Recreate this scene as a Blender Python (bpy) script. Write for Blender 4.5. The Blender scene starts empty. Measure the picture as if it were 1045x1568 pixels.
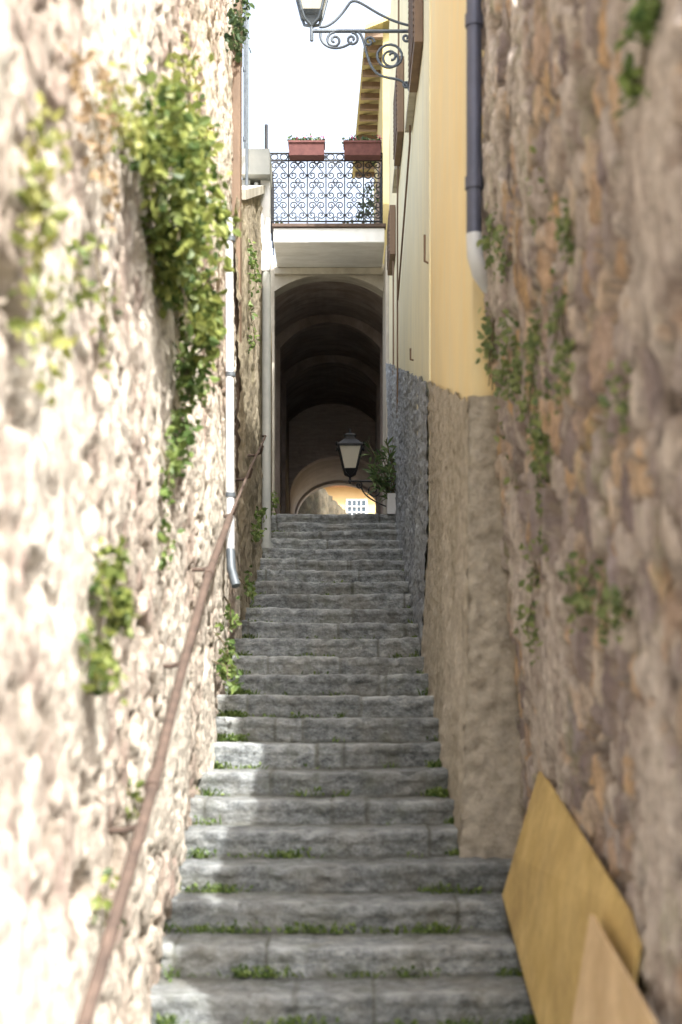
import bpy, math, random
from mathutils import Vector, noise, Matrix
random.seed(7)
scene = bpy.context.scene
R = random.random
def U(a, b): return a + (b - a) * random.random()

# ------------------------------------------------------------------ helpers
def link(o, parent=None):
    scene.collection.objects.link(o)
    if parent: o.parent = parent
    return o
def empty(name):
    e = bpy.data.objects.new(name, None); e.empty_display_size = .2
    return link(e)
def mesh(name, V, F, mat=None, parent=None, smooth=False, cols=None):
    m = bpy.data.meshes.new(name); m.from_pydata(V, [], F); m.update()
    if cols:
        a = m.color_attributes.new('Col', 'FLOAT_COLOR', 'POINT')
        flat = []
        for c in cols: flat += [c[0], c[1], c[2], 1.0]
        a.data.foreach_set('color', flat)
    if smooth: m.polygons.foreach_set('use_smooth', [True] * len(m.polygons))
    if mat: m.materials.append(mat)
    return link(bpy.data.objects.new(name, m), parent)
def box(name, x0, x1, y0, y1, z0, z1, mat, parent=None, bev=0.0):
    V = [(x, y, z) for x in (x0, x1) for y in (y0, y1) for z in (z0, z1)]
    F = [(0,1,3,2),(4,6,7,5),(0,4,5,1),(2,3,7,6),(0,2,6,4),(1,5,7,3)]
    o = mesh(name, V, F, mat, parent)
    if bev:
        b = o.modifiers.new('b', 'BEVEL'); b.width = bev; b.segments = 2
    return o
def prism(name, prof, x0, x1, mat, parent=None):
    n = len(prof)
    V = [(x0, p[0], p[1]) for p in prof] + [(x1, p[0], p[1]) for p in prof]
    F = [tuple(range(n))[::-1], tuple(range(n, 2*n))]
    F += [(i, (i+1) % n, n + (i+1) % n, n + i) for i in range(n)]
    return mesh(name, V, F, mat, parent)
def tubes(name, paths, rad, mat, parent=None, res=2, cyc=False):
    c = bpy.data.curves.new(name, 'CURVE'); c.dimensions = '3D'
    c.bevel_depth = rad; c.bevel_resolution = res; c.use_fill_caps = True
    for p in paths:
        s = c.splines.new('POLY'); s.points.add(len(p) - 1)
        for i, q in enumerate(p): s.points[i].co = (q[0], q[1], q[2], 1)
        s.use_smooth = True
    c.materials.append(mat)
    return link(bpy.data.objects.new(name, c), parent)
def smooth01(a, b, x):
    t = max(0, min(1, (x - a) / (b - a))); return t * t * (3 - 2 * t)
def lerp(a, b, t): return a + (b - a) * t

# ------------------------------------------------------------------ materials
def newmat(name):
    m = bpy.data.materials.new(name); m.use_nodes = True
    nt = m.node_tree; b = nt.nodes['Principled BSDF']
    return m, nt, b
def N(nt, t, **kw):
    n = nt.nodes.new(t)
    for k, v in kw.items(): setattr(n, k, v)
    return n
def noise_tex(nt, scale, detail=4, rough=.6, stretch=None, dist=0):
    tc = N(nt, 'ShaderNodeTexCoord')
    mp = N(nt, 'ShaderNodeMapping')
    nt.links.new(tc.outputs['Object'], mp.inputs[0])
    if stretch: mp.inputs['Scale'].default_value = stretch
    n = N(nt, 'ShaderNodeTexNoise')
    n.inputs['Scale'].default_value = scale; n.inputs['Detail'].default_value = min(detail, 5)
    n.inputs['Roughness'].default_value = rough; n.inputs['Distortion'].default_value = dist
    nt.links.new(mp.outputs[0], n.inputs['Vector'])
    return n
def ramp(nt, src, stops):
    r = N(nt, 'ShaderNodeValToRGB'); e = r.color_ramp.elements
    while len(e) > 2: e.remove(e[-1])
    while len(e) < len(stops): e.new(.5)
    for i, (p, c) in enumerate(stops):
        e[i].position = p; e[i].color = (c[0], c[1], c[2], 1)
    nt.links.new(src, r.inputs[0]); return r
def mix(nt, fac, a, b, mode='MIX'):
    m = N(nt, 'ShaderNodeMix', data_type='RGBA', blend_type=mode)
    for inp, v in ((m.inputs[0], fac), (m.inputs[6], a), (m.inputs[7], b)):
        if hasattr(v, 'is_linked'): nt.links.new(v, inp)
        elif isinstance(v, (int, float)): inp.default_value = v
        else: inp.default_value = (v[0], v[1], v[2], 1)
    return m.outputs[2]
def bump(nt, b, h, strength=.5, dist=.02):
    n = N(nt, 'ShaderNodeBump'); n.inputs['Strength'].default_value = strength
    n.inputs['Distance'].default_value = dist
    nt.links.new(h, n.inputs['Height']); nt.links.new(n.outputs[0], b.inputs['Normal'])
def simple(name, c1, c2, scale=6, rough=.8, bs=.3, bd=.01, bscale=40, metal=0, stretch=None, stain=None, ss=(1, 3.5, .6)):
    m, nt, b = newmat(name)
    n = noise_tex(nt, scale, 5, .65, stretch)
    r = ramp(nt, n.outputs[0], [(.3, c1), (.7, c2)])
    col = r.outputs[0]
    if stain:
        n2 = noise_tex(nt, 1.6, 5, .7, ss)
        r2 = ramp(nt, n2.outputs[0], [(.42, (0,0,0)), (.68, (1,1,1))])
        col = mix(nt, r2.outputs[0], col, stain)
    nt.links.new(col, b.inputs['Base Color'])
    b.inputs['Roughness'].default_value = rough; b.inputs['Metallic'].default_value = metal
    nb = noise_tex(nt, bscale, 4, .7); bump(nt, b, nb.outputs[0], bs, bd)
    return m
def stone_mat(name, stops, mortar, plaster, finescale=35, bs=.8, dirt=(.10,.09,.08), moss=None, dk=.45):
    m, nt, b = newmat(name)
    a = N(nt, 'ShaderNodeVertexColor', layer_name='Col')
    sp = N(nt, 'ShaderNodeSeparateColor'); nt.links.new(a.outputs[0], sp.inputs[0])
    c = ramp(nt, sp.outputs[0], stops).outputs[0]
    c = mix(nt, sp.outputs[1], c, mortar)
    c = mix(nt, sp.outputs[2], c, plaster)
    n1 = noise_tex(nt, 11, 5, .75)
    c = mix(nt, .85, c, ramp(nt, n1.outputs[0], [(.32, (dk,dk*.93,dk*.86)), (.5, (.92,.9,.88)), (.72, (1.2,1.18,1.15))]).outputs[0], 'MULTIPLY')
    n2 = noise_tex(nt, 2.8, 5, .8, (1, 2.2, .7))
    c = mix(nt, ramp(nt, n2.outputs[0], [(.48, (0,0,0)), (.7, (.85,.85,.85))]).outputs[0], c, dirt)
    if moss:
        n3 = noise_tex(nt, 3.1, 5, .7, (1, 1.3, .8))
        c = mix(nt, ramp(nt, n3.outputs[0], [(.55, (0,0,0)), (.72, (.6,.6,.6))]).outputs[0], c, moss)
    nt.links.new(c, b.inputs['Base Color']); b.inputs['Roughness'].default_value = .92
    nb = noise_tex(nt, finescale, 5, .75); bump(nt, b, nb.outputs[0], bs, .03)
    return m

M_left = stone_mat('sunlit_rubble', [(0, (.34,.26,.22)), (.35, (.55,.47,.40)), (.7, (.64,.58,.50)), (1, (.50,.37,.32))],
                   (.44,.38,.31), (.76,.71,.62), dirt=(.28,.22,.175), dk=.36)
M_right = stone_mat('shaded_rubble', [(0, (.26,.21,.23)), (.3, (.52,.46,.45)), (.55, (.68,.62,.57)), (.8, (.68,.46,.26)), (1, (.44,.39,.43))],
                    (.46,.40,.36), (.68,.62,.58), dirt=(.30,.23,.20), moss=(.29,.31,.15), dk=.45)
M_plinA = stone_mat('beige_plinth', [(0, (.44,.40,.33)), (1, (.58,.53,.43))], (.42,.38,.31), (.62,.57,.49), dirt=(.33,.29,.23), dk=.6)
M_plinB = stone_mat('grey_plinth', [(0, (.29,.33,.38)), (1, (.43,.47,.52))], (.32,.35,.39), (.46,.51,.56), dirt=(.23,.25,.29), dk=.5)
M_left2 = stone_mat('old_render', [(0, (.30,.26,.18)), (1, (.47,.41,.30))], (.32,.28,.20), (.50,.44,.33), dirt=(.15,.12,.08), moss=(.19,.18,.07))
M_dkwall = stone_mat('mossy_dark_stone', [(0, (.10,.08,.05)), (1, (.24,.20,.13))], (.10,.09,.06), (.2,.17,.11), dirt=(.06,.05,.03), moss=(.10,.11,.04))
M_yel = simple('yellow_plaster', (.86,.68,.34), (.92,.76,.43), 1.2, .9, .15, .006, 30, stain=(.83,.72,.46))
M_peach = simple('peach_plaster', (.56,.37,.17), (.64,.45,.22), 1.2, .9, .15, .006, 30)
M_cream = simple('cream_plaster', (.78,.72,.48), (.85,.80,.57), 1.2, .9, .15, .006, 30, stain=(.70,.67,.50))
M_olive = simple('ochre_plaster', (.36,.30,.13), (.46,.39,.19), 2, .9, .15, .006, 30)
M_white = simple('white_paint', (.72,.73,.73), (.82,.82,.82), 4, .6, .1, .004, 30, stain=(.62,.62,.60))
M_soff = simple('limewash', (.40,.37,.31), (.55,.52,.45), 2, .9, .2, .01, 20, stain=(.3,.27,.22))
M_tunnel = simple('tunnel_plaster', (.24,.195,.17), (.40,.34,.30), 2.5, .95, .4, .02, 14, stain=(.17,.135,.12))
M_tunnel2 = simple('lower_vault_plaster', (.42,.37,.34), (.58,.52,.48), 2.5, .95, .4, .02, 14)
M_brick = simple('tunnel_masonry', (.55,.48,.47), (.78,.71,.68), 5, .95, .8, .03, 9, stretch=(1,1,6))
M_iron = simple('black_iron', (.012,.012,.014), (.03,.03,.032), 20, .5, .2, .003, 80, .4)
M_iron2 = simple('grey_painted_iron', (.07,.085,.10), (.13,.15,.17), 20, .5, .2, .003, 80, .2)
M_rust = simple('rusty_handrail', (.055,.038,.03), (.13,.09,.07), 14, .9, .5, .004, 90, 0)
M_pipeg = simple('grey_downpipe', (.08,.09,.13), (.13,.14,.20), 3, .5, .1, .003, 60, .3)
M_pipew = simple('white_downpipe', (.62,.64,.67), (.74,.76,.78), 3, .5, .1, .003, 60)
M_pipel = simple('pale_pipe', (.34,.36,.35), (.48,.49,.46), 3, .7, .2, .003, 60)
M_wood = simple('brown_wood', (.12,.075,.045), (.2,.13,.08), 10, .6, .3, .004, 60, stretch=(1,1,.2))
M_ply = simple('yellow_board', (.50,.35,.12), (.68,.51,.22), 5, .85, .3, .004, 60, stain=(.40,.28,.11), ss=(1.5,1.5,1.5))
M_ply2 = simple('peach_board', (.54,.38,.20), (.70,.53,.33), 5, .85, .3, .004, 60, stain=(.46,.32,.18), ss=(1.5,1.5,1.5))
M_terra = simple('terracotta', (.09,.035,.035), (.16,.065,.06), 10, .9, .2, .003, 60)
M_tile = simple('roof_tiles', (.36,.18,.11), (.55,.33,.22), 8, .85, .5, .02, 14)
M_ground = simple('ground', (.16,.14,.10), (.24,.22,.16), 3, .95, .5, .03, 12)
M_bark = simple('stem', (.10,.08,.05), (.16,.13,.08), 20, .9, .2, .003, 60)

def step_material():
    m, nt, b = newmat('worn_stone_steps')
    a = N(nt, 'ShaderNodeVertexColor', layer_name='Col')
    sp = N(nt, 'ShaderNodeSeparateColor'); nt.links.new(a.outputs[0], sp.inputs[0])
    n1 = noise_tex(nt, 13, 5, .85, (1, 1, 1.6))
    c = ramp(nt, n1.outputs[0], [(.34, (.09,.10,.105)), (.5, (.245,.265,.275)), (.66, (.43,.455,.46))]).outputs[0]
    n2 = noise_tex(nt, 2.6, 4, .7)
    c = mix(nt, ramp(nt, n2.outputs[0], [(.45, (0,0,0)), (.7, (.5,.5,.5))]).outputs[0], c, (.31,.29,.24))
    n3 = noise_tex(nt, 5, 4, .7)
    c = mix(nt, ramp(nt, n3.outputs[0], [(.52, (0,0,0)), (.72, (.6,.6,.6))]).outputs[0], c, (.15,.165,.12))
    c = mix(nt, sp.outputs[0], c, (.53,.56,.57))          # worn, rubbed-pale nosing
    c = mix(nt, sp.outputs[1], c, (.11,.11,.08))         # darker towards inner corners, below the lip and at slab joints
    v = N(nt, 'ShaderNodeMath', operation='MULTIPLY_ADD'); nt.links.new(sp.outputs[2], v.inputs[0])
    v.inputs[1].default_value = .4; v.inputs[2].default_value = .82
    cc = N(nt, 'ShaderNodeCombineColor')
    for i in range(3): nt.links.new(v.outputs[0], cc.inputs[i])
    c = mix(nt, 1, c, cc.outputs[0], 'MULTIPLY')
    nt.links.new(c, b.inputs['Base Color']); b.inputs['Roughness'].default_value = .85
    nb = noise_tex(nt, 22, 5, .8); bump(nt, b, nb.outputs[0], 1, .035)
    return m
M_step = step_material()

def leaf_material(name, dark, light, trans=.35):
    m, nt, b = newmat(name)
    a = N(nt, 'ShaderNodeVertexColor', layer_name='Col')
    sp = N(nt, 'ShaderNodeSeparateColor'); nt.links.new(a.outputs[0], sp.inputs[0])
    c = ramp(nt, sp.outputs[0], [(0, dark), (1, light)]).outputs[0]
    nt.links.new(c, b.inputs['Base Color']); b.inputs['Roughness'].default_value = .5
    t = N(nt, 'ShaderNodeBsdfTranslucent'); nt.links.new(c, t.inputs[0])
    ms = N(nt, 'ShaderNodeMixShader'); ms.inputs[0].default_value = trans
    nt.links.new(b.outputs[0], ms.inputs[1]); nt.links.new(t.outputs[0], ms.inputs[2])
    nt.links.new(ms.outputs[0], nt.nodes['Material Output'].inputs[0])
    return m
L_sun = leaf_material('wall_creeper_leaf', (.05,.10,.025), (.34,.38,.10), .4)
L_yel = leaf_material('yellowing_leaf', (.16,.20,.05), (.42,.41,.13), .4)
L_red = leaf_material('red_creeper_leaf', (.28,.20,.10), (.46,.34,.22), .4)
L_grn = leaf_material('weed_leaf', (.06,.12,.03), (.24,.32,.09), .35)
L_shd = leaf_material('shade_ivy_leaf', (.10,.16,.06), (.34,.40,.16), .4)
L_drk = leaf_material('dark_leaf', (.02,.05,.02), (.09,.14,.05), .25)
L_flw = leaf_material('geranium_petal', (.40,.03,.10), (.60,.12,.25), .2)
m_glass, nt, b = newmat('frosted_lantern_glass')
b.inputs['Base Color'].default_value = (.85,.80,.66,1); b.inputs['Roughness'].default_value = .25
t = N(nt, 'ShaderNodeBsdfTranslucent'); t.inputs[0].default_value = (.9,.84,.68,1)
ms = N(nt, 'ShaderNodeMixShader'); ms.inputs[0].default_value = .55
nt.links.new(b.outputs[0], ms.inputs[1]); nt.links.new(t.outputs[0], ms.inputs[2])
nt.links.new(ms.outputs[0], nt.nodes['Material Output'].inputs[0])
M_win, nt, b = newmat('window_glass')
b.inputs['Base Color'].default_value = (.06,.08,.10,1); b.inputs['Roughness'].default_value = .08

# ------------------------------------------------------------------ rough wall surfaces
def wallgrid(name, xf, y0, y1, zb, zt, step, sgn, mat, cell=(.26,.17), amp=.035, mode='rubble', seed=0, plast=.15, parent=None, holes=.05, bigamp=.035):
    ny = int((y1 - y0) / step); nz = int((max(zt(y0), zt(y1)) - min(zb(y0), zb(y1))) / step)
    V = []; C = []; F = []
    for i in range(ny + 1):
        y = y0 + (y1 - y0) * i / ny
        a = zb(y); c = zt(y)
        for j in range(nz + 1):
            z = a + (c - a) * j / nz
            big = noise.noise(Vector((y*1.1, z*.8, seed + 50)))
            fine = noise.fractal(Vector((y*15, z*15, seed)), .8, 2.0, 4)
            if mode == 'rubble':
                w1 = noise.noise(Vector((y*3.1, z*3.1, seed + 5))) * .6
                w2 = noise.noise(Vector((y*3.1, z*3.1, seed + 25))) * .6
                d, p = noise.voronoi(Vector((y / cell[0] + w1, z / cell[1] + w2, seed * 3.7)))
                e = d[1] - d[0]
                h = abs(math.sin(p[0].x * 12.99 + p[0].y * 78.23) * 43758.5) % 1.0
                st = smooth01(.0, .16, e + fine * .05)
                pl = smooth01(plast - .12, plast + .14, big + fine * .22 + (h - .5) * .35)
                disp = amp * st * (.35 + 1.0 * h)
                if h < holes: disp = -amp * 3.2 * st
                disp = lerp(disp, amp * .9 + noise.noise(Vector((y * 5, z * 4, seed))) * .012, pl * .85) + fine * .014 + big * bigamp
                C.append((abs(h * 7.7) % 1, 1 - smooth01(.02, .16, e), pl))
            else:
                pl = smooth01(-.1, .4, big)
                f2 = noise.noise(Vector((y*4, z*4, seed + 9)))
                disp = amp * (.6 * fine + big + .5 * f2)
                C.append((.5 + .5 * fine, smooth01(.2, .6, fine), pl))
            V.append((xf(y, z) + sgn * disp, y, z))
    for i in range(ny):
        for j in range(nz):
            q = i * (nz + 1) + j
            f = (q, q + nz + 1, q + nz + 2, q + 1)
            F.append(f if sgn < 0 else f[::-1])
    return mesh(name, V, F, mat, parent, True, C)

# ------------------------------------------------------------------ stairs
low = []
for i in range(1, 10): low.append((8.1 - .36 * i, 1.41 - .145 * i))
noses = low[::-1]
T, RI = 7.9 / 17, 2.71 / 17
for i in range(18): noses.append((8.1 + T * i, 1.41 + RI * i))
def slope_z(yy):
    if yy < 4.5: return 0
    if yy < 8.1: return max(0, 1.41 - (8.1 - yy) * .403)
    if yy < 16: return 1.41 + (yy - 8.1) * .343
    return 4.12
V = []; F = []; C = []
NX = 150; X0, X1 = -1.05, 1.15
prevz = 0
for k, (ny_, nz_) in enumerate(noses):
    nxt = noses[k + 1][0] if k + 1 < len(noses) else ny_ + .6
    r = nz_ - prevz
    d = nxt - ny_
    prof = [(.012, -r - .01, 0, .9), (.010, -r + .02, 0, .4), (.010, -r * .8, 0, 0), (.008, -r * .6, 0, 0), (.007, -.070, 0, 0), (.006, -.060, 0, .25), (-.001, -.045, .0, 0), (-.002, -.028, .15, 0), (.0, -.010, .5, 0),
            (.004, -.002, .9, 0), (.014, 0, .9, 0), (.035, 0, .55, 0), (.07, 0, .35, 0), (d * .3, .002, .2, 0), (d * .5, .002, .1, 0), (d * .7, .004, 0, .1), (d * .88, .006, 0, .5), (d + .05, .012, 0, 1)]
    cuts = sorted([U(-.9, 1) for _ in range(random.choice([1, 2, 2, 3]))])
    offs = [(U(-.012, .012), U(-.008, .008), U(0, 1)) for _ in range(len(cuts) + 1)]
    base = len(V); P = len(prof)
    tilt = U(-.012, .012)
    for i in range(NX + 1):
        x = X0 + (X1 - X0) * i / NX
        s = sum(1 for c in cuts if x > c)
        near = min(abs(x - c) for c in cuts)
        gap = 1 - smooth01(0, .016, near)
        chip = max(0, noise.noise(Vector((x * 9, k * 4.7, 2))) - .1) * .07
        for (py, pz, w, darken) in prof:
            n1 = noise.noise(Vector((x * 3, k * 3.3, 0))) * .016 + noise.noise(Vector((x * 14, k * 3.3 + py * 9, pz * 20))) * .015
            n2 = noise.noise(Vector((x * 4, k * 5.1 + py * 5, 9))) * .010 + noise.noise(Vector((x * 21, k * 5.1 + py * 18, 9))) * .008
            sag = -.010 * math.exp(-(x / .4) ** 2)
            edge = 1 if -.03 < pz <= 0 and py < .02 else 0
            yy = ny_ + py + n1 + offs[s][0] + gap * .012 + edge * chip
            zz = nz_ + pz + n2 + offs[s][1] + sag + tilt * x - gap * .01 * (1 if w > 0 else 0) - edge * chip * .6
            V.append((x, yy, zz))
            wn = w * (.15 + .85 * smooth01(-.25, .35, noise.noise(Vector((x * 6, k * 7, 3)))))
            C.append((wn * .75, max(darken * .8, gap * .7), offs[s][2]))
    for i in range(NX):
        for j in range(P - 1):
            q = base + i * P + j
            F.append((q, q + P, q + P + 1, q + 1))
    prevz = nz_
stairs = mesh('stone_staircase', V, F, M_step, None, True, C)
box('alley_paving', -1.1, 1.3, -4, 4.9, -.3, 0.0, M_step)

# ground sheet reaching the horizon, following the hill
V = []; F = []
xs = [-900, -300, -80, -20, -6, -2, 0, 2, 6, 20, 80, 300, 900]
ys = [-900, -200, -40, -5, 4.5, 6, 8.1, 10, 12, 14, 16, 20, 30, 45, 120, 400, 1200]
for yy in ys:
    for xx in xs: V.append((xx, yy, slope_z(yy) - .32))
nx = len(xs)
for i in range(len(ys) - 1):
    for j in range(nx - 1):
        q = i * nx + j; F.append((q, q + 1, q + nx + 1, q + nx))
mesh('ground', V, F, M_ground)
box('upper_alley_paving', -1.3, 1.3, 16.55, 44, 3.8, 4.118, M_step)

# ------------------------------------------------------------------ left wall
LW = empty('rubble_stone_wall')
wallgrid('sunlit_face', lambda y, z: -.815 - .01 * (z - 1), 1.6, 11.15, lambda y: slope_z(y) - .25, lambda y: 8.2, .022, 1, M_left, cell=(.16,.17), amp=.027, seed=1, plast=.0, parent=LW, holes=.12, bigamp=.05)
box('wall_core', -2.2, -.93, -6, 11.09, -.4, 8.19, M_left2, LW)
box('brick_pier', -.95, -.79, 11.16, 11.34, 1.8, 8.18, M_wood, LW, .01)
LW2 = empty('old_garden_wall')
def zt2(y): return 5.8 + (max(11.1, min(y, 14.8)) - 11.1) * .40
wallgrid('rendered_face', lambda y, z: -.80 - (max(0, y - 14.8)) * .04, 11.0, 20.0, lambda y: slope_z(y) - .25, zt2, .05, 1, M_left2, amp=.04, mode='stucco', seed=4, parent=LW2)
prism('wall_core', [(11.1, 2), (20, 3.8), (20, 7.25), (14.8, 7.25), (11.1, 5.77)], -2.2, -.97, M_left2, LW2)
prism('coping', [(11.36, 5.90), (14.85, 7.30), (14.85, 7.38), (11.36, 5.98)], -1.3, -.76, M_soff, LW2)

# ------------------------------------------------------------------ right rubble wall
RW = empty('rubble_stone_wall.001')
def rt(y):
    base = .34 * y + 3.75
    a = .34 * y + 2.98
    b_ = .519 * y + 1.69
    t = smooth01(4.8, 5.2, y)
    sun_dip = a * (1 - t) + min(a, b_) * t  # unseen wall top cut down here so sun patches reach the left steps
    m = smooth01(3.7, 3.85, y) * (1 - smooth01(6.0, 6.15, y))
    return base * (1 - m) + sun_dip * m + noise.noise(Vector((y * 2.3, 3, 8))) * (.10 if y < 4.8 or y > 6.2 else .03)
def rx(y, z): return max(.74, .96 - .072 * (z - 1.2)) if z > 1.2 else .96
wallgrid('shaded_face', rx, 3.2, 7.36, lambda y: slope_z(y) - .25, rt, .020, -1, M_right, cell=(.16,.16), amp=.036, seed=9, plast=.22, parent=RW, holes=.09)
prism('wall_core', [(3.2, -.3), (7.3, .8), (7.3, 6.1), (6.1, 5.7), (5.9, 4.6), (5.2, 4.2), (4.3, 4.2), (3.9, 4.7), (3.2, 4.6)], 1.08, 1.6, M_right, RW)  # unseen core top lowered too, clear of the sun's path
box('low_wall_core', 1.0, 1.5, -6, 3.2, -.3, 1.1, M_right, RW)  # unseen near stretch, made low to let sun and sky into the alley

# ------------------------------------------------------------------ yellow house (right)
YH = empty('yellow_house')
XH = .675
def pt(y): return 3.33 + (y - 7.3) * .279
prism('near_wall', [(7.3, .5), (10.7, 1.8), (10.7, 8.1), (7.3, 8.1)], XH, 6, M_yel, YH)
prism('far_wall', [(10.7, 1.8), (19.6, 3.9), (19.6, 11.4), (15.2, 11.4), (15.2, 10.0), (10.7, 10.0)], XH - .012, 6, M_cream, YH)
wallgrid('beige_plinth', lambda y, z: XH - .02 - .04 * max(0, 1 - (z - slope_z(y)) / .9), 7.28, 10.7, lambda y: slope_z(y) - .2, lambda y: pt(y) + .04 * noise.noise(Vector((y * 3, 0, 0))) + .02 * noise.noise(Vector((y * 13, 0, 0))), .025, -1, M_plinA, amp=.024, mode='stucco', seed=12, parent=YH)
wallgrid('grey_plinth', lambda y, z: XH - .032 - .03 * max(0, 1 - (z - slope_z(y)) / .9), 10.7, 19.6, lambda y: slope_z(y) - .2, lambda y: pt(y) + .04 * noise.noise(Vector((y * 3, 0, 0))) + .02 * noise.noise(Vector((y * 13, 0, 0))), .03, -1, M_plinB, amp=.034, mode='stucco', seed=17, parent=YH)
V = []; F = []; C = []
for i in range(17):
    for j in range(110):
        z = .9 + 2.45 * j / 109
        x = lerp(XH - .025 - .04 * max(0, 1 - (z - slope_z(7.3)) / .9), 1.0, i / 16)
        f = noise.fractal(Vector((x * 12, z * 12, 3)), .8, 2, 4)
        V.append((x, 7.275 + .026 * f + (.02 if i == 0 else 0), z)); C.append((.5 + .5 * f, smooth01(.2, .6, f), .3))
for i in range(16):
    for j in range(109):
        q = i * 110 + j; F.append((q, q + 110, q + 111, q + 1))
mesh('plinth_end', V, F, M_plinA, YH, True, C)
prism('roof_near', [(7.1, 8.1), (10.9, 8.1), (10.9, 8.22), (7.1, 8.22)], .62, 6.2, M_tile, YH)
def shutter(nm, y0, y1, z0, z1):
    x = XH - .012
    box(nm + '_frame', x - .075, x - .004, y0, y1, z0, z1, M_wood, YH, .006)
    n = int((z1 - z0 - .1) / .05)
    for i in range(n):
        zz = z0 + .06 + i * .05
        prism(nm + '_slat', [(y0 + .04, zz), (y1 - .04, zz), (y1 - .04, zz + .012), (y0 + .04, zz + .03)], x - .085, x - .07, M_wood, YH)
shutter('shutter_a', 11.4, 12.3, 7.18, 8.6)
shutter('shutter_b', 14.9, 15.8, 7.95, 8.75)
shutter('shutter_c', 17.2, 18.0, 7.45, 8.05)
for (ya, yb, za, zb_) in ((12.4, 13.2, 7.3, 8.6), (15.9, 16.5, 8.0, 8.7)):
    box('window_pane', XH - .02, XH - .015, ya, yb, za, zb_, M_win, YH)
    box('window_sill', XH - .08, XH - .016, ya - .05, yb + .05, za - .06, za - .004, M_soff, YH)
tubes('conduit', [[(XH - .04, 16.0, 5.2), (XH - .04, 16.0, 7.6), (XH - .045, 15.6, 8.2), (XH - .04, 15.6, 10.9)],
                  [(XH - .04, 13.0, 9.9), (XH - .04, 13.1, 7.1), (XH - .04, 15.9, 6.5)],
                  [(XH - .04, 17.2, 4.9), (XH - .04, 17.3, 7.4)]], .010, M_wood, YH)
tubes('wall_hooks', [[(XH, 10.8, 5.2), (XH - .04, 10.8, 5.22), (XH - .04, 10.8, 5.42)],
                     [(XH, 13.0, 5.05), (XH - .04, 13.0, 5.06), (XH - .04, 13.0, 5.16)]], .009, M_wood, YH)
DP = empty('grey_downpipe')
tubes('pipe', [[(.655, 7.0, 4.08), (.655, 7.0, 8.0)]], .038, M_pipeg, DP, 4)
tubes('collars', [[(.655, 7.0, z), (.655, 7.0, z + .06)] for z in (4.3, 5.1, 6.6)], .045, M_pipeg, DP, 4)
tubes('wall_strap', [[(.655, 7.0, 5.13), (.80, 7.1, 5.13)]], .018, M_pipeg, DP)
tubes('white_elbow', [[(.655, 7.0, 4.08), (.66, 7.0, 3.97), (.685, 7.03, 3.90), (.74, 7.12, 3.86)]], .040, M_pipew, DP, 4)

# ------------------------------------------------------------------ left pipes
WD = empty('white_downpipe')
tubes('pipe', [[(-.735, 9.45, 2.85), (-.745, 9.45, 5.05)]], .027, M_pipew, WD, 4)
tubes('lower_elbow', [[(-.735, 9.45, 2.85), (-.725, 9.4, 2.72), (-.69, 9.35, 2.6)]], .030, M_iron2, WD, 4)
tubes('clips', [[(-.735, 9.45, z), (-.735, 9.45, z + .03)] for z in (3.2, 4.0, 4.9)], .033, M_iron2, WD, 4)
GP = empty('pale_downpipe')
tubes('pipe', [[(-.745, 14.2, 3.45), (-.745, 14.2, 6.25)]], .045, M_pipel, GP, 4)
tubes('foot', [[(-.745, 14.2, 3.2), (-.745, 14.2, 3.55)]], .062, M_pipel, GP, 4)
box('white_upper_section', -.80, -.705, 14.15, 14.25, 6.25, 7.15, M_white, GP, .008)
tubes('side_pipe', [[(-.84, 14.1, 6.4), (-.84, 14.1, 7.1)]], .022, M_pipel, GP, 3)
prism('hopper', [(14.0, 7.15), (14.4, 7.15), (14.45, 7.38), (13.95, 7.38)], -.98, -.70, M_pipel, GP)
box('bracket', -1.0, -.90, 14.1, 14.3, 6.9, 7.14, M_pipel, GP, .01)
VP = empty('vent_pipes')
tubes('pipes', [[(-.965, 14.3, 7.3), (-.965, 14.3, 9.6)], [(-.90, 13.6, 6.8), (-.90, 13.6, 9.6)]], .015, M_iron2, VP, 3)
tubes('joints', [[(-.965, 14.3, z), (-.965, 14.3, z + .04)] for z in (7.6, 8.3, 9.0)], .022, M_iron2, VP, 3)

# ------------------------------------------------------------------ vaulted archway house
AH = empty('archway_house')
def arc(x0, x1, sp, cr, n=24, flat=True):
    w = (x1 - x0) / 2; c = (x0 + x1) / 2; out = []
    for i in range(n + 1):
        u = -math.cos(math.pi * i / n)
        h = (1 - abs(u) ** 2.3) if flat else math.sqrt(max(0, 1 - u * u))
        out.append((c + w * u, sp + (cr - sp) * h))
    return out
def archwall(name, y0, y1, xl, xr, ztop, zbot, x0, x1, sp, cr, mat, flat=True):
    A = arc(x0, x1, sp, cr, 24, flat); V = []; F = []
    for (x, z) in A:
        V += [(x, y0, z), (x, y0, ztop), (x, y1, z), (x, y1, ztop)]
    for i in range(len(A) - 1):
        a = i * 4; b_ = a + 4
        F += [(a, b_, b_ + 1, a + 1), (a + 2, a + 3, b_ + 3, b_ + 2), (a, a + 2, b_ + 2, b_), (a + 1, b_ + 1, b_ + 3, a + 3)]
    mesh(name, V, F, mat, AH)
    box(name + '_jamb_l', xl, x0, y0, y1, zbot, ztop, mat, AH)
    box(name + '_jamb_r', x1, xr, y0, y1, zbot, ztop, mat, AH)
ZT = 8.42
archwall('front_arch', 20.7, 21.0, -3.5, .9, ZT, 3.9, -.97, .615, 8.10, 8.34, M_soff)
def vault(name, y0, y1, x0, x1, sp, cr, mat, flat=True):
    A = arc(x0, x1, sp, cr, 24, flat); V = []; F = []
    A = [(x0, 3.9)] + A + [(x1, 3.9)]
    for k in range(9):
        yy = y0 + (y1 - y0) * k / 8
        for (x, z) in A: V.append((x, yy, z))
    n = len(A)
    for k in range(8):
        for i in range(n - 1):
            q = k * n + i; F.append((q, q + 1, q + n + 1, q + n))
    mesh(name, V, F, mat, AH)
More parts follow.
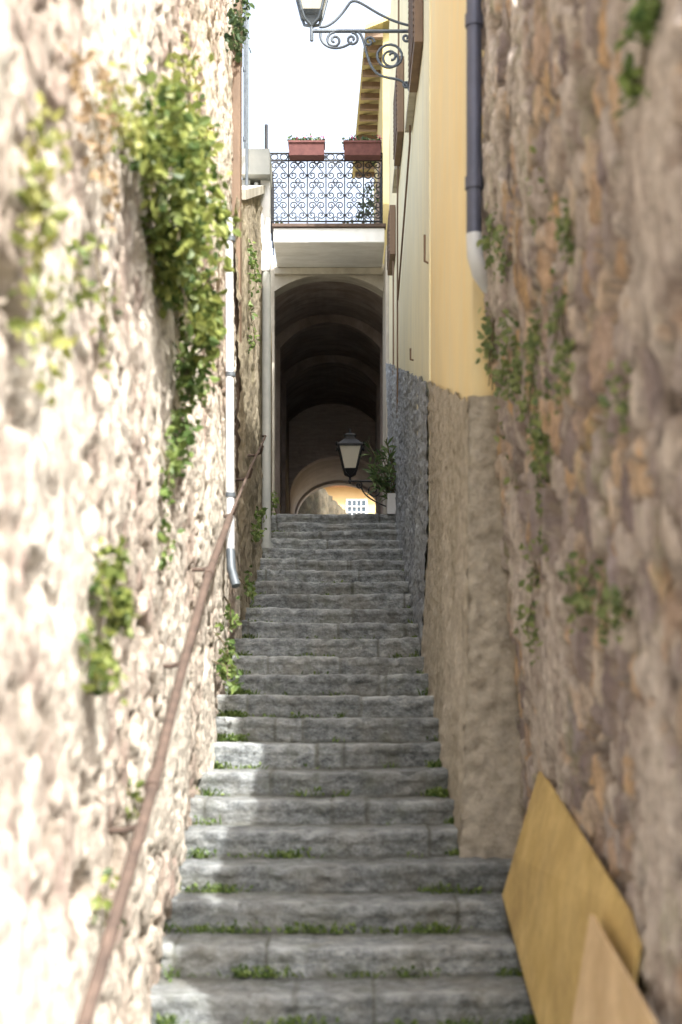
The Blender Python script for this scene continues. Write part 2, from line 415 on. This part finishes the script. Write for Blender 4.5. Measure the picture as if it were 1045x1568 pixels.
vault('barrel_vault', 21.0, 28.9, -1.06, .70, 8.02, 8.39, M_tunnel)
for yy in (22.8, 25.2):
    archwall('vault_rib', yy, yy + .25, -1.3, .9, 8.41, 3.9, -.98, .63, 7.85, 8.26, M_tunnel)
archwall('inner_wall', 28.9, 29.2, -3, 3, 8.41, 3.9, -1.03, .98, 6.55, 7.33, M_brick, False)
vault('lower_vault', 29.2, 31.7, -1.04, .99, 6.54, 7.34, M_tunnel2, False)
archwall('rear_wall', 31.7, 32.0, -3, 3, 8.41, 3.9, -1.0, .95, 6.5, 7.28, M_tunnel2, False)
for i in range(9):
    zz = 7.42 + i * .10
    off = (i % 2) * .15
    x = -1.02 + off
    while x < .6:
        w = U(.22, .3)
        box('brick', x, min(x + w - .012, .66), 28.885 - U(0, .012), 28.9, zz + .006, zz + .088, M_brick, AH)
        x += w
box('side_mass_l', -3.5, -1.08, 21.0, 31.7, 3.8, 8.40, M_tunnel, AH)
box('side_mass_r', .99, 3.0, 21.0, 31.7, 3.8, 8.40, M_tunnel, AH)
box('roof_mass', -3.5, 3.0, 21.01, 32.0, 8.41, 8.60, M_soff, AH)
box('jamb_return_r', .62, .95, 19.62, 20.69, 3.9, 8.40, M_soff, AH)
box('balcony_slab', -.93, .60, 19.6, 21.0, 8.43, 8.63, M_white, AH, .012)
box('slab_drip_edge', -.95, .62, 19.56, 19.7, 8.634, 8.68, M_rust, AH, .005)
box('string_course', -.97, .61, 20.62, 20.70, 8.33, 8.425, M_soff, AH, .01)
def spiral(cx, cz, r0, turns, a0, y, sg=1, n=26):
    out = []
    for i in range(n + 1):
        t = i / n; r = r0 * (1 - .82 * t); a = a0 + sg * turns * 2 * math.pi * t
        out.append((cx + r * math.cos(a), y, cz + r * math.sin(a)))
    return out
def scurve(x0, z0, x1, z1, r, y, sg):
    top = spiral(x1, z1, r, 1.25, math.pi if sg > 0 else 0, y, -sg)
    bot = spiral(x0, z0, r, 1.25, 0 if sg > 0 else math.pi, y, -sg)
    return bot[::-1] + top
RL = empty('wrought_iron_balcony_railing')
y = 19.66; xa, xb = -.985, .57; zb0, zt0 = 8.74, 9.68
bars = [[(xa, y, zt0), (xb, y, zt0)], [(xa, y, zb0), (xb, y, zb0)], [(xa, y, zt0 - .1), (xb, y, zt0 - .1)]]
tubes('top_and_bottom_rails', bars, .013, M_iron, RL)
nc = 6; w = (xb - xa) / nc
tubes('uprights', [[(xa + w * i, y, 8.66), (xa + w * i, y, zt0)] for i in range(nc + 1)], .009, M_iron, RL)
P = []
for i in range(nc):
    cx = xa + w * (i + .5)
    for k in range(3):
        z0 = zb0 + .02 + k * .275
        for sg in (1, -1):
            P.append(scurve(cx + sg * .062, z0 + .07, cx + sg * .062, z0 + .20, .055, y, sg))
    for k in range(4):
        zc = zb0 + .03 + k * .265
        P.append([(cx - .035, y, zc), (cx, y, zc + .04), (cx + .035, y, zc), (cx, y, zc - .03), (cx - .035, y, zc)])
    for dx in (-.065, .065):
        P.append([(cx + dx + .05 * math.cos(a / 12 * 2 * math.pi), y, zt0 - .05 + .042 * math.sin(a / 12 * 2 * math.pi)) for a in range(13)])
tubes('scrollwork', P, .0085, M_iron, RL, 1)
sd = [[(xb if s else xa, yy, 8.66), (xb if s else xa, yy, zt0)] for s in (0, 1) for yy in (19.9, 20.2, 20.5, 20.8)]
sd += [[(x, 19.66, zt0), (x, 20.9, zt0)] for x in (xa, xb)]
tubes('side_bars', sd, .008, M_iron, RL)
tubes('end_post', [[(-1.03, 19.6, 8.7), (-1.03, 19.6, 10.05)]], .022, M_iron, RL)

# ------------------------------------------------------------------ leaves
def leafmesh(name, pts, size, mat, parent=None, elong=1.6, out=None, droop=.3, stems=None):
    V = []; F = []; C = []
    for p in pts:
        s = size * U(.6, 1.3)
        d = Vector((U(-1, 1), U(-1, 1), U(-1, 1) - droop))
        if out: d = d * .8 + Vector(out)
        if d.length < .1: d = Vector((0, 0, -1))
        d.normalize()
        s2 = d.cross(Vector((U(-1, 1), U(-1, 1), U(-1, 1)))).normalized()
        n = d.cross(s2).normalized()
        L = s * elong; W = s * .5
        p = Vector(p); b0 = len(V); k = L * .15
        V += [tuple(p), tuple(p + d * L * .35 + s2 * W + n * k), tuple(p + d * L * .75 + s2 * W * .7 + n * k), tuple(p + d * L),
              tuple(p + d * L * .75 - s2 * W * .7 + n * k), tuple(p + d * L * .35 - s2 * W + n * k), tuple(p + d * L * .5 )]
        t = R()
        C += [(t, t, t)] * 7
        F += [(b0, b0+1, b0+2, b0+6), (b0+6, b0+2, b0+3), (b0+3, b0+4, b0+6), (b0+6, b0+4, b0+5, b0)]
    return mesh(name, V, F, mat, parent, False, C)
def blob(c, r, n, sub=7):
    tufts = []
    for _ in range(sub):
        v = Vector((random.gauss(0, .45), random.gauss(0, .45), random.gauss(0, .45)))
        tufts.append((v, U(.18, .42)))
    out = []
    for _ in range(n):
        t, q = random.choice(tufts)
        v = t + Vector((random.gauss(0, q), random.gauss(0, q), random.gauss(0, q))) * .8
        out.append((c[0] + v.x * r[0], c[1] + v.y * r[1], c[2] + v.z * r[2]))
    return out
def wallplant(name, blobs, size, mat, elong=1.5, side='L', stems=3):
    E = empty(name); pts = []; S = []
    for (c, r, n) in blobs:
        pts += blob(c, r, n)
        for _ in range(stems):
            wx = -.80 if side == 'L' else rx(c[1], c[2])
            S.append([(wx, c[1] + U(-.3, .3) * r[1], c[2] + r[2] * .8), (c[0], c[1] + U(-.5, .5) * r[1], c[2] + U(-.1, .4) * r[2]), (c[0] + U(-.5, .5) * r[0], c[1] + U(-.6, .6) * r[1], c[2] - U(.4, .9) * r[2])])
    if side == 'L': pts = [p if p[0] > -.83 else (-.80 + R() * .04, p[1], p[2]) for p in pts]
    elif side == 'R': pts = [p if p[0] < rx(p[1], p[2]) + .02 else (rx(p[1], p[2]) - R() * .06, p[1], p[2]) for p in pts]
    leafmesh('foliage', pts, size, mat, E, elong)
    if side != 'N': tubes('stems', S, .003, M_bark, E, 1)
    return E
wallplant('climbing_creeper', [((-.71, 5.55, 3.98), (.11, .35, .30), 520), ((-.67, 6.1, 3.95), (.15, .45, .40), 1000), ((-.68, 6.8, 3.85), (.12, .42, .34), 700), ((-.70, 6.4, 3.55), (.09, .32, .26), 380)], .036, L_sun)
wallplant('hanging_creeper', [((-.72, 6.7, 3.30), (.06, .25, .22), 240), ((-.74, 6.7, 3.05), (.05, .14, .16), 90), ((-.76, 6.3, 2.75), (.03, .06, .18), 40), ((-.76, 6.25, 2.45), (.03, .05, .1), 25)], .033, L_grn)
wallplant('red_creeper', [((-.76, 4.45, 3.45), (.05, .22, .25), 110)], .028, L_red)
wallplant('yellow_creeper', [((-.74, 3.55, 3.0), (.06, .13, .25), 110), ((-.74, 3.6, 2.65), (.05, .12, .18), 60), ((-.74, 6.9, 4.75), (.06, .5, .2), 90), ((-.74, 7.9, 4.9), (.05, .3, .14), 60), ((-.75, 4.7, 3.7), (.05, .2, .15), 80)], .03, L_yel)
wallplant('wall_pellitory', [((-.74, 4.5, 2.1), (.07, .20, .15), 240), ((-.75, 4.35, 1.85), (.05, .13, .12), 140)], .028, L_sun)
wallplant('wall_pellitory', [((-.76, 4.1, 2.95), (.05, .12, .1), 40), ((-.76, 4.6, 3.0), (.04, .1, .2), 30), ((-.76, 4.6, 1.05), (.04, .1, .08), 25), ((-.76, 5.3, 1.35), (.04, .1, .08), 25)], .026, L_sun)
wallplant('dark_shrub', [((-.76, 10.9, 7.1), (.08, .4, .3), 140), ((-.78, 10.4, 6.7), (.05, .2, .15), 40)], .04, L_drk)
wallplant('ivy_patch', [((-.74, 12.0, 5.6), (.06, .3, .25), 80), ((-.75, 12.3, 5.1), (.05, .2, .3), 40)], .03, L_grn)
wallplant('ivy', [((.75, 6.8, 3.98), (.06, .22, .20), 240), ((.75, 7.1, 3.55), (.06, .2, .26), 200), ((.74, 6.3, 3.75), (.05, .15, .12), 70), ((.78, 6.4, 3.35), (.06, .34, .24), 300), ((.80, 6.0, 3.1), (.06, .32, .22), 300),
                  ((.82, 5.9, 2.85), (.05, .25, .22), 200), ((.84, 5.7, 2.72), (.05, .2, .16), 90), ((.85, 6.1, 2.45), (.04, .18, .16), 60), ((.84, 6.9, 2.95), (.04, .12, .2), 50)], .025, L_shd, side='R')
wallplant('wall_fern', [((.76, 3.5, 3.36), (.06, .10, .16), 140), ((.76, 3.62, 3.3), (.05, .08, .08), 50)], .028, L_grn, side='R')
wallplant('wall_fern', [((.82, 5.05, 2.95), (.05, .14, .12), 70), ((.84, 5.0, 2.1), (.05, .12, .12), 60), ((.86, 4.7, 2.05), (.05, .12, .12), 50), ((.85, 6.3, 2.2), (.05, .2, .2), 110), ((.88, 5.9, 2.35), (.04, .12, .12), 50), ((.80, 4.9, 3.4), (.05, .1, .12), 70), ((.82, 4.1, 2.65), (.05, .1, .08), 50), ((.80, 5.5, 3.7), (.04, .2, .1), 50), ((.84, 4.3, 2.0), (.04, .1, .08), 40), ((.80, 5.2, 3.15), (.04, .12, .14), 60)], .024, L_shd, side='R')

# weeds and grass on the steps
V = []; F = []; C = []
def blade(p, h, lean):
    w = U(.003, .006); a = U(0, 6.28); b0 = len(V)
    dx, dy = math.cos(a) * w, math.sin(a) * w
    l = Vector((U(-1, 1), U(-1, .4), 0)) * lean
    V.extend([(p[0] - dx, p[1] - dy, p[2]), (p[0] + dx, p[1] + dy, p[2]), (p[0] + l.x * .5 + dx * .7, p[1] + l.y * .5 + dy * .7, p[2] + h * .6), (p[0] + l.x * .5 - dx * .7, p[1] + l.y * .5 - dy * .7, p[2] + h * .6), (p[0] + l.x, p[1] + l.y, p[2] + h)])
    t = R(); C.extend([(t, t, t)] * 5)
    F.extend([(b0, b0+1, b0+2, b0+3), (b0+3, b0+2, b0+4)])
wpts = []
def tuft(x, k, dens, sx, big=1.0):
    ny_ = noses[k][0] + .0; zz = noses[k - 1][1] if k > 0 else 0
    for _ in range(int(22 * dens)):
        p = (x + random.gauss(0, sx), ny_ - abs(random.gauss(0, .018)) - .005, zz + .004)
        blade(p, U(.015, .05) * big, .035 * big)
    for _ in range(int(16 * dens)):
        wpts.append((x + random.gauss(0, sx), ny_ - abs(random.gauss(.015, .03)), zz + U(.005, .035) * big))
for k in range(len(noses)):
    for _ in range(random.choice([2, 3, 4, 5])):
        tuft(U(-.75, .85), k, U(.15, .9), U(.012, .07), U(.6, 1.2))
    tuft(-.74, k, U(.6, 2.4), .04, 1.4)
    if R() < .6: tuft(.80 if noses[k][0] < 7.3 else .62, k, U(.6, 2), .03, 1.3)
for (x, k, dn, sx) in ((-.38, 4, 3, .09), (-.5, 5, 2, .08), (-.12, 5, 2, .08), (.0, 5, 1, .15), (-.3, 7, 2, .08), (.45, 5, 2.2, .07), (.3, 4, 1, .06), (-.2, 3, 2, .08), (.5, 6, 2.5, .05), (.55, 9, 4, .04), (-.6, 6, 3, .05), (-.72, 12, 5, .04), (-.7, 13, 5, .05), (-.7, 11, 5, .05), (.6, 10, 4, .04), (-.72, 25, 4, .05), (-.72, 24, 3, .05)):
    tuft(x, k, dn, sx, 1.25)
mesh('grass', V, F, L_grn, None, False, C)
leafmesh('step_weeds', wpts, .017, L_grn, None, 1.4, (0, -.3, .6))
wallplant('pellitory_weed', [((-.74, 9.6, 2.45), (.05, .2, .15), 40), ((-.72, 9.0, 2.15), (.06, .2, .15), 80), ((-.7, 8.8, 2.0), (.07, .15, .1), 80), ((-.74, 12.6, 3.4), (.05, .25, .1), 60), ((-.74, 13.4, 3.7), (.05, .25, .1), 60), ((-.72, 15.2, 4.1), (.05, .3, .1), 60), ((-.72, 11.0, 2.75), (.05, .3, .12), 60)], .03, L_grn)

# oleander at the top of the stairs
OB = empty('oleander_bush')
V = []; F = []; C = []; S = []
for i in range(18):
    base = Vector((.60, 16.15 + U(-.1, .1), 4.1))
    tip = Vector((U(.28, .60), 16.1 + U(-.3, .3), U(4.45, 5.0)))
    mid = (base + tip) / 2 + Vector((.05, 0, .05)); S.append([tuple(base), tuple(mid), tuple(tip)])
    for _ in range(13):
        q = base.lerp(tip, U(.55, 1)); d = (tip - base).normalized() * .6 + Vector((U(-1, 1), U(-1, 1), U(-.9, .8)))
        d.normalize(); s2 = d.cross(Vector((U(-1, 1), U(-1, 1), U(-1, 1)))).normalized(); L = U(.10, .18); W = .017
        b0 = len(V); V += [tuple(q), tuple(q + d*L*.5 + s2*W), tuple(q + d*L + Vector((0, 0, -.02))), tuple(q + d*L*.5 - s2*W)]
        t = R(); C += [(t, t, t)] * 4; F.append((b0, b0+1, b0+2, b0+3))
mesh('foliage', V, F, leaf_material('oleander_leaf', (.03,.07,.02), (.20,.28,.11), .25), OB, False, C)
tubes('stems', S, .006, M_bark, OB, 1)
prism('white_planter', [(15.98, 4.12), (16.32, 4.12), (16.38, 4.34), (15.92, 4.34)], .52, .64, M_white, OB)

def flowerbox(x0, x1):
    E = empty('flower_box')
    prism('trough', [(19.42, 9.56), (19.60, 9.56), (19.63, 9.72), (19.39, 9.72)], x0, x1, M_terra, E)
    box('trough_rim', x0 - .012, x1 + .012, 19.375, 19.64, 9.715, 9.745, M_terra, E, .005)
    pts = [(U(x0, x1), U(19.4, 19.62), 9.74 + abs(random.gauss(0, .035))) for _ in range(260)]
    leafmesh('geranium_leaves', pts, .036, L_drk, E, 1.2, (0, 0, .5))
    pts = []
    for _ in range(9):
        c = (U(x0, x1), U(19.38, 19.6), U(9.76, 9.84)); pts += [(c[0] + random.gauss(0, .015), c[1] + random.gauss(0, .015), c[2] + random.gauss(0, .012)) for _ in range(12)]
    leafmesh('flowers', pts, .018, L_flw, E, 1.2)
flowerbox(-.71, -.23); flowerbox(.045, .54)
wallplant('terrace_shrub', [((.35, 20.2, 8.95), (.2, .2, .25), 200), ((.1, 20.2, 8.85), (.15, .15, .12), 90), ((.4, 20.3, 9.3), (.12, .2, .2), 90), ((-.8, 20.2, 8.8), (.1, .1, .08), 40)], .035, L_drk, side='N')
wallplant('terrace_plant', [((.45, 20.2, 9.9), (.08, .1, .1), 60)], .035, L_grn, side='N')

# ------------------------------------------------------------------ ochre house above the terrace
OH = empty('ochre_house')
prism('walls', [(21.1, 8.61), (27, 8.61), (27, 12.1), (21.1, 12.1)], .62, 5, M_olive, OH)
V = [(.36, 20.9, 12.02), (.20, 26.5, 12.02), (.62, 26.5, 12.12), (.62, 20.9, 12.12), (.36, 20.9, 12.08), (.20, 26.5, 12.08), (5, 26.5, 14), (5, 20.9, 14)]
mesh('eave_and_roof', V, [(0,1,2,3), (0,4,5,1), (4,7,6,5), (0,3,7,4)], M_olive, OH)
for i in range(14):
    yy = 21.0 + i * .4
    box('rafter', .36 - .028 * i * .4 * .7 , .62, yy, yy + .08, 11.95, 12.03, M_wood, OH)
box('shutter', .57, .615, 21.6, 22.2, 8.9, 10.6, M_wood, OH, .005)
box('shutter', .57, .615, 23.0, 23.6, 8.9, 10.6, M_wood, OH, .005)

# ------------------------------------------------------------------ house beyond the passage
FH = empty('peach_house')
box('walls', -2.5, 7, 42, 48, 4, 9.05, M_peach, FH)
prism('roof', [(41.6, 9.0), (45, 10.2), (48.4, 9.0)], -2.9, 7.4, M_tile, FH)
box('window_frame', .15, .78, 41.95, 41.995, 7.35, 8.65, M_white, FH, .005)
box('window_pane', .20, .73, 41.93, 41.948, 7.4, 8.6, M_win, FH)
for i in range(1, 4): box('mullion', .19 + i * .135 - .012, .19 + i * .135 + .012, 41.91, 41.928, 7.4, 8.6, M_white, FH)
for i in range(1, 7): box('glazing_bar', .2, .73, 41.89, 41.908, 7.4 + i * .17 - .012, 7.4 + i * .17 + .012, M_white, FH)
BW = empty('passage_stone_wall')
V = []; F = []; C = []
for i in range(70):
    t = i / 69
    if t < .2: x = lerp(-1.08, -.55, t / .2); yy = lerp(32.02, 33.0, t / .2)
    else: x = lerp(-.55, .23, (t - .2) / .8); yy = lerp(33.0, 38.0, (t - .2) / .8)
    top = 7.51 + .35 * (1 - smooth01(.1, .22, t)) + .04 * noise.noise(Vector((yy * 3, 0, 0)))
    for j in range(40):
        z = lerp(3.9, top, j / 39); d, p = noise.voronoi(Vector((yy * 3, z * 5, 2))); e = smooth01(0, .3, d[1] - d[0])
        h = abs(math.sin(p[0].x * 12.99 + p[0].y * 78.23) * 43758.5) % 1
        V.append((x + .05 * e, yy, z)); C.append((h, 1 - e, 0))
for i in range(69):
    for j in range(39):
        q = i * 40 + j; F.append((q, q + 40, q + 41, q + 1))
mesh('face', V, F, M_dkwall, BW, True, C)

# ------------------------------------------------------------------ handrail
HR = empty('iron_handrail')
rail = [(-.68, 2.9, .50), (-.68, 3.8, .86), (-.675, 5.15, 1.44), (-.685, 6.2, 1.93), (-.68, 7.3, 2.44), (-.68, 8.7, 2.95), (-.685, 10.0, 3.38), (-.69, 10.9, 3.68), (-.69, 11.9, 4.0), (-.69, 13.0, 4.36), (-.72, 13.1, 4.38)]
tubes('lower_rail', [rail[:6]], .021, M_rust, HR, 4)
tubes('upper_rail', [rail[5:]], .010, M_rust, HR, 4)
br = []
for i, q in enumerate((3.6, 5.0, 6.4, 7.8, 9.3, 10.9, 12.4)):
    for a, c in zip(rail, rail[1:]):
        if a[1] <= q <= c[1]:
            t = (q - a[1]) / (c[1] - a[1]); zz = lerp(a[2], c[2], t)
    br.append([(-.68, q, zz - .015), (-.70, q, zz - .08), (-.76, q, zz - .10), (-.84, q, zz - .10)])
tubes('wall_brackets', br, .011, M_rust, HR, 3)
tubes('couplings', [[(-.68, 7.28, 2.43), (-.68, 7.4, 2.475)], [(-.68, 5.1, 1.42), (-.68, 5.2, 1.465)]], .028, M_rust, HR, 4)

# ------------------------------------------------------------------ lanterns
def lantern(E, x, y, z, s, ironm, glassm):
    def fr(nm, z0, w0, z1, w1, mt):
        V = [(x + a * w * s, y + b_ * w * s, z + zz * s) for (zz, w) in ((z0, w0), (z1, w1)) for (a, b_) in ((-1,-1), (1,-1), (1,1), (-1,1))]
        return mesh(nm, V, [(0,1,2,3), (4,5,6,7), (0,1,5,4), (1,2,6,5), (2,3,7,6), (3,0,4,7)], mt, E)
    fr('glass', .13, .075, .40, .138, glassm)
    fr('base_tray', .10, .06, .13, .085, ironm)
    fr('base_cone', .03, .015, .10, .055, ironm)
    fr('top_frame', .40, .150, .425, .155, ironm)
    fr('roof', .425, .155, .50, .07, ironm)
    fr('chimney', .50, .055, .55, .06, ironm)
    fr('chimney_cap', .55, .075, .58, .03, ironm)
    tubes('finial', [[(x, y, z + .57 * s), (x, y, z + .64 * s)]], .012 * s, ironm, E)
    P = []
    for (a, b_) in ((-1,-1), (1,-1), (1,1), (-1,1)):
        P.append([(x + a * .078 * s, y + b_ * .078 * s, z + .12 * s), (x + a * .145 * s, y + b_ * .145 * s, z + .41 * s)])
        P.append([(x + a * .15 * s, y + b_ * .15 * s, z + .43 * s), (x + a * .17 * s, y + b_ * .17 * s, z + .40 * s), (x + a * .17 * s, y + b_ * .17 * s, z + .44 * s)])
        P.append([(x + a * .078 * s, y + b_ * .078 * s, z + .13 * s), (x + a * .06 * s, y + b_ * .06 * s, z + .07 * s), (x, y, z + .03 * s)])
    tubes('frame_bars', P, .012 * s, ironm, E)
SL = empty('street_lamp')
yl = 13.1; za = 8.11
lantern(SL, -.27, yl, za + .01, 1.15, M_iron2, m_glass)
tubes('arm', [[(XH - .01, yl, za), (-.27, yl, za)], [(-.27, yl, za + .06), (-.27, yl, za - .09)]], .016, M_iron2, SL, 3)
P = [spiral(-.06, za - .085, .075, 1.5, math.pi / 2, yl, 1), spiral(.10, za - .075, .062, 1.4, math.pi / 2, yl, -1),
     spiral(.46, za - .24, .13, 1.7, math.pi * .9, yl, -1), spiral(.46, za - .24, .13, .9, math.pi * .9, yl, 1)]
def bez(pts, n=20):
    out = []
    for i in range(n + 1):
        t = i / n; a, b_, c, d = [Vector(p) for p in pts]
        out.append(tuple(a*(1-t)**3 + b_*3*t*(1-t)**2 + c*3*t*t*(1-t) + d*t**3))
    return out
P += [bez([(.14, yl, za), (.25, yl, za - .02), (.20, yl, za - .38), (.40, yl, za - .42)]), bez([(.40, yl, za - .42), (.50, yl, za - .45), (.60, yl, za - .42), (.65, yl, za - .60)]),
      bez([(-.19, yl, za - .02), (-.20, yl, za - .16), (-.02, yl, za - .2), (.1, yl, za - .1)]), spiral(.26, za - .10, .05, 1.3, 0, yl, 1),
      bez([(-.20, yl, za + .04), (-.1, yl, za + .02), (.0, yl, za + .14), (.08, yl, za + .26)]), bez([(.08, yl, za + .26), (.16, yl, za + .34), (.3, yl, za + .12), (.64, yl, za + .05)]),
      spiral(.60, za - .5, .035, 1.2, 0, yl, 1), spiral(.60, za - .06, .04, 1.2, 0, yl, -1)]
tubes('scroll_bracket', P, .012, M_iron2, SL, 2)
box('wall_plate', XH - .035, XH - .013, yl - .03, yl + .03, za - .66, za + .12, M_iron2, SL, .004)
SL2 = empty('street_lamp.001')
yl = 17.5; za = 4.78
lantern(SL2, .112, yl, za, .98, M_iron, m_glass)
tubes('arm', [[(.112, yl, za + .04), (.112, yl, za - .05)], [(.09, yl, za - .02), (XH - .05, yl, za - .02)]], .014, M_iron, SL2, 3)
tubes('scroll_bracket', [spiral(.22, za - .07, .045, 1.4, math.pi / 2, yl, -1), spiral(.40, za - .13, .10, 1.6, math.pi / 2, yl, -1), bez([(.25, yl, za - .1), (.3, yl, za - .25), (.5, yl, za - .3), (.62, yl, za - .36)])], .009, M_iron, SL2, 2)

# ------------------------------------------------------------------ leaning boards
def sheet(name, pts, th, mat):
    n = len(pts); a = Vector(pts[1]) - Vector(pts[0]); b_ = Vector(pts[2]) - Vector(pts[0]); nn = a.cross(b_).normalized() * th
    V = [tuple(p) for p in pts] + [tuple(Vector(p) + nn) for p in pts]
    F = [tuple(range(n)), tuple(range(n, 2 * n))[::-1]] + [(i, (i + 1) % n, n + (i + 1) % n, n + i) for i in range(n)]
    return mesh(name, V, F, mat)
sheet('plywood_board', [(.90, 6.45, 1.46), (.80, 6.6, 1.05), (.757, 6.68, .86), (.775, 5.9, .55), (.80, 4.4, .06), (.895, 4.3, .98), (.897, 4.45, 1.06)], .015, M_ply)
sheet('plywood_board.001', [(.845, 4.75, 1.01), (.73, 4.95, .08), (.70, 3.7, .01), (.86, 3.6, .78)], .015, M_ply2)

# ------------------------------------------------------------------ light
s = Vector((.28, -.60, .75)).normalized()
w = bpy.data.worlds.new('World'); scene.world = w; w.use_nodes = True
nt = w.node_tree; bg = nt.nodes['Background']; sky = nt.nodes.new('ShaderNodeTexSky')
sky.sky_type = 'NISHITA'; sky.sun_disc = False; sky.sun_elevation = math.asin(s.z)
sky.sun_rotation = math.atan2(s.x, s.y); sky.air_density = 1.0; sky.dust_density = 5.0; sky.ozone_density = 1.0
hs = nt.nodes.new('ShaderNodeHueSaturation'); hs.inputs['Saturation'].default_value = .5   # thin white haze
nt.links.new(sky.outputs[0], hs.inputs['Color']); nt.links.new(hs.outputs[0], bg.inputs[0]); bg.inputs[1].default_value = .58
ld = bpy.data.lights.new('sun', 'SUN'); ld.energy = 10.0; ld.angle = math.radians(.5); ld.color = (1, .97, .91)
sun = bpy.data.objects.new('sun', ld); link(sun); sun.rotation_euler = s.to_track_quat('Z', 'Y').to_euler(); sun.location = (3, -3, 12)

# ------------------------------------------------------------------ camera
cd = bpy.data.cameras.new('camera'); cam = link(bpy.data.objects.new('camera', cd)); scene.camera = cam
cd.sensor_fit = 'VERTICAL'; cd.sensor_height = 36; cd.sensor_width = 24; cd.lens = 50
cd.shift_y = (1130 - 784) / 1568
cam.location = (0, 0, 1.6); cam.rotation_euler = (math.radians(90), 0, 0)
cd.clip_start = .05; cd.clip_end = 3000
cd.dof.use_dof = True; cd.dof.focus_distance = 15.5; cd.dof.aperture_fstop = 1.8
scene.view_settings.view_transform = 'Standard'; scene.view_settings.look = 'None'; scene.view_settings.exposure = 0
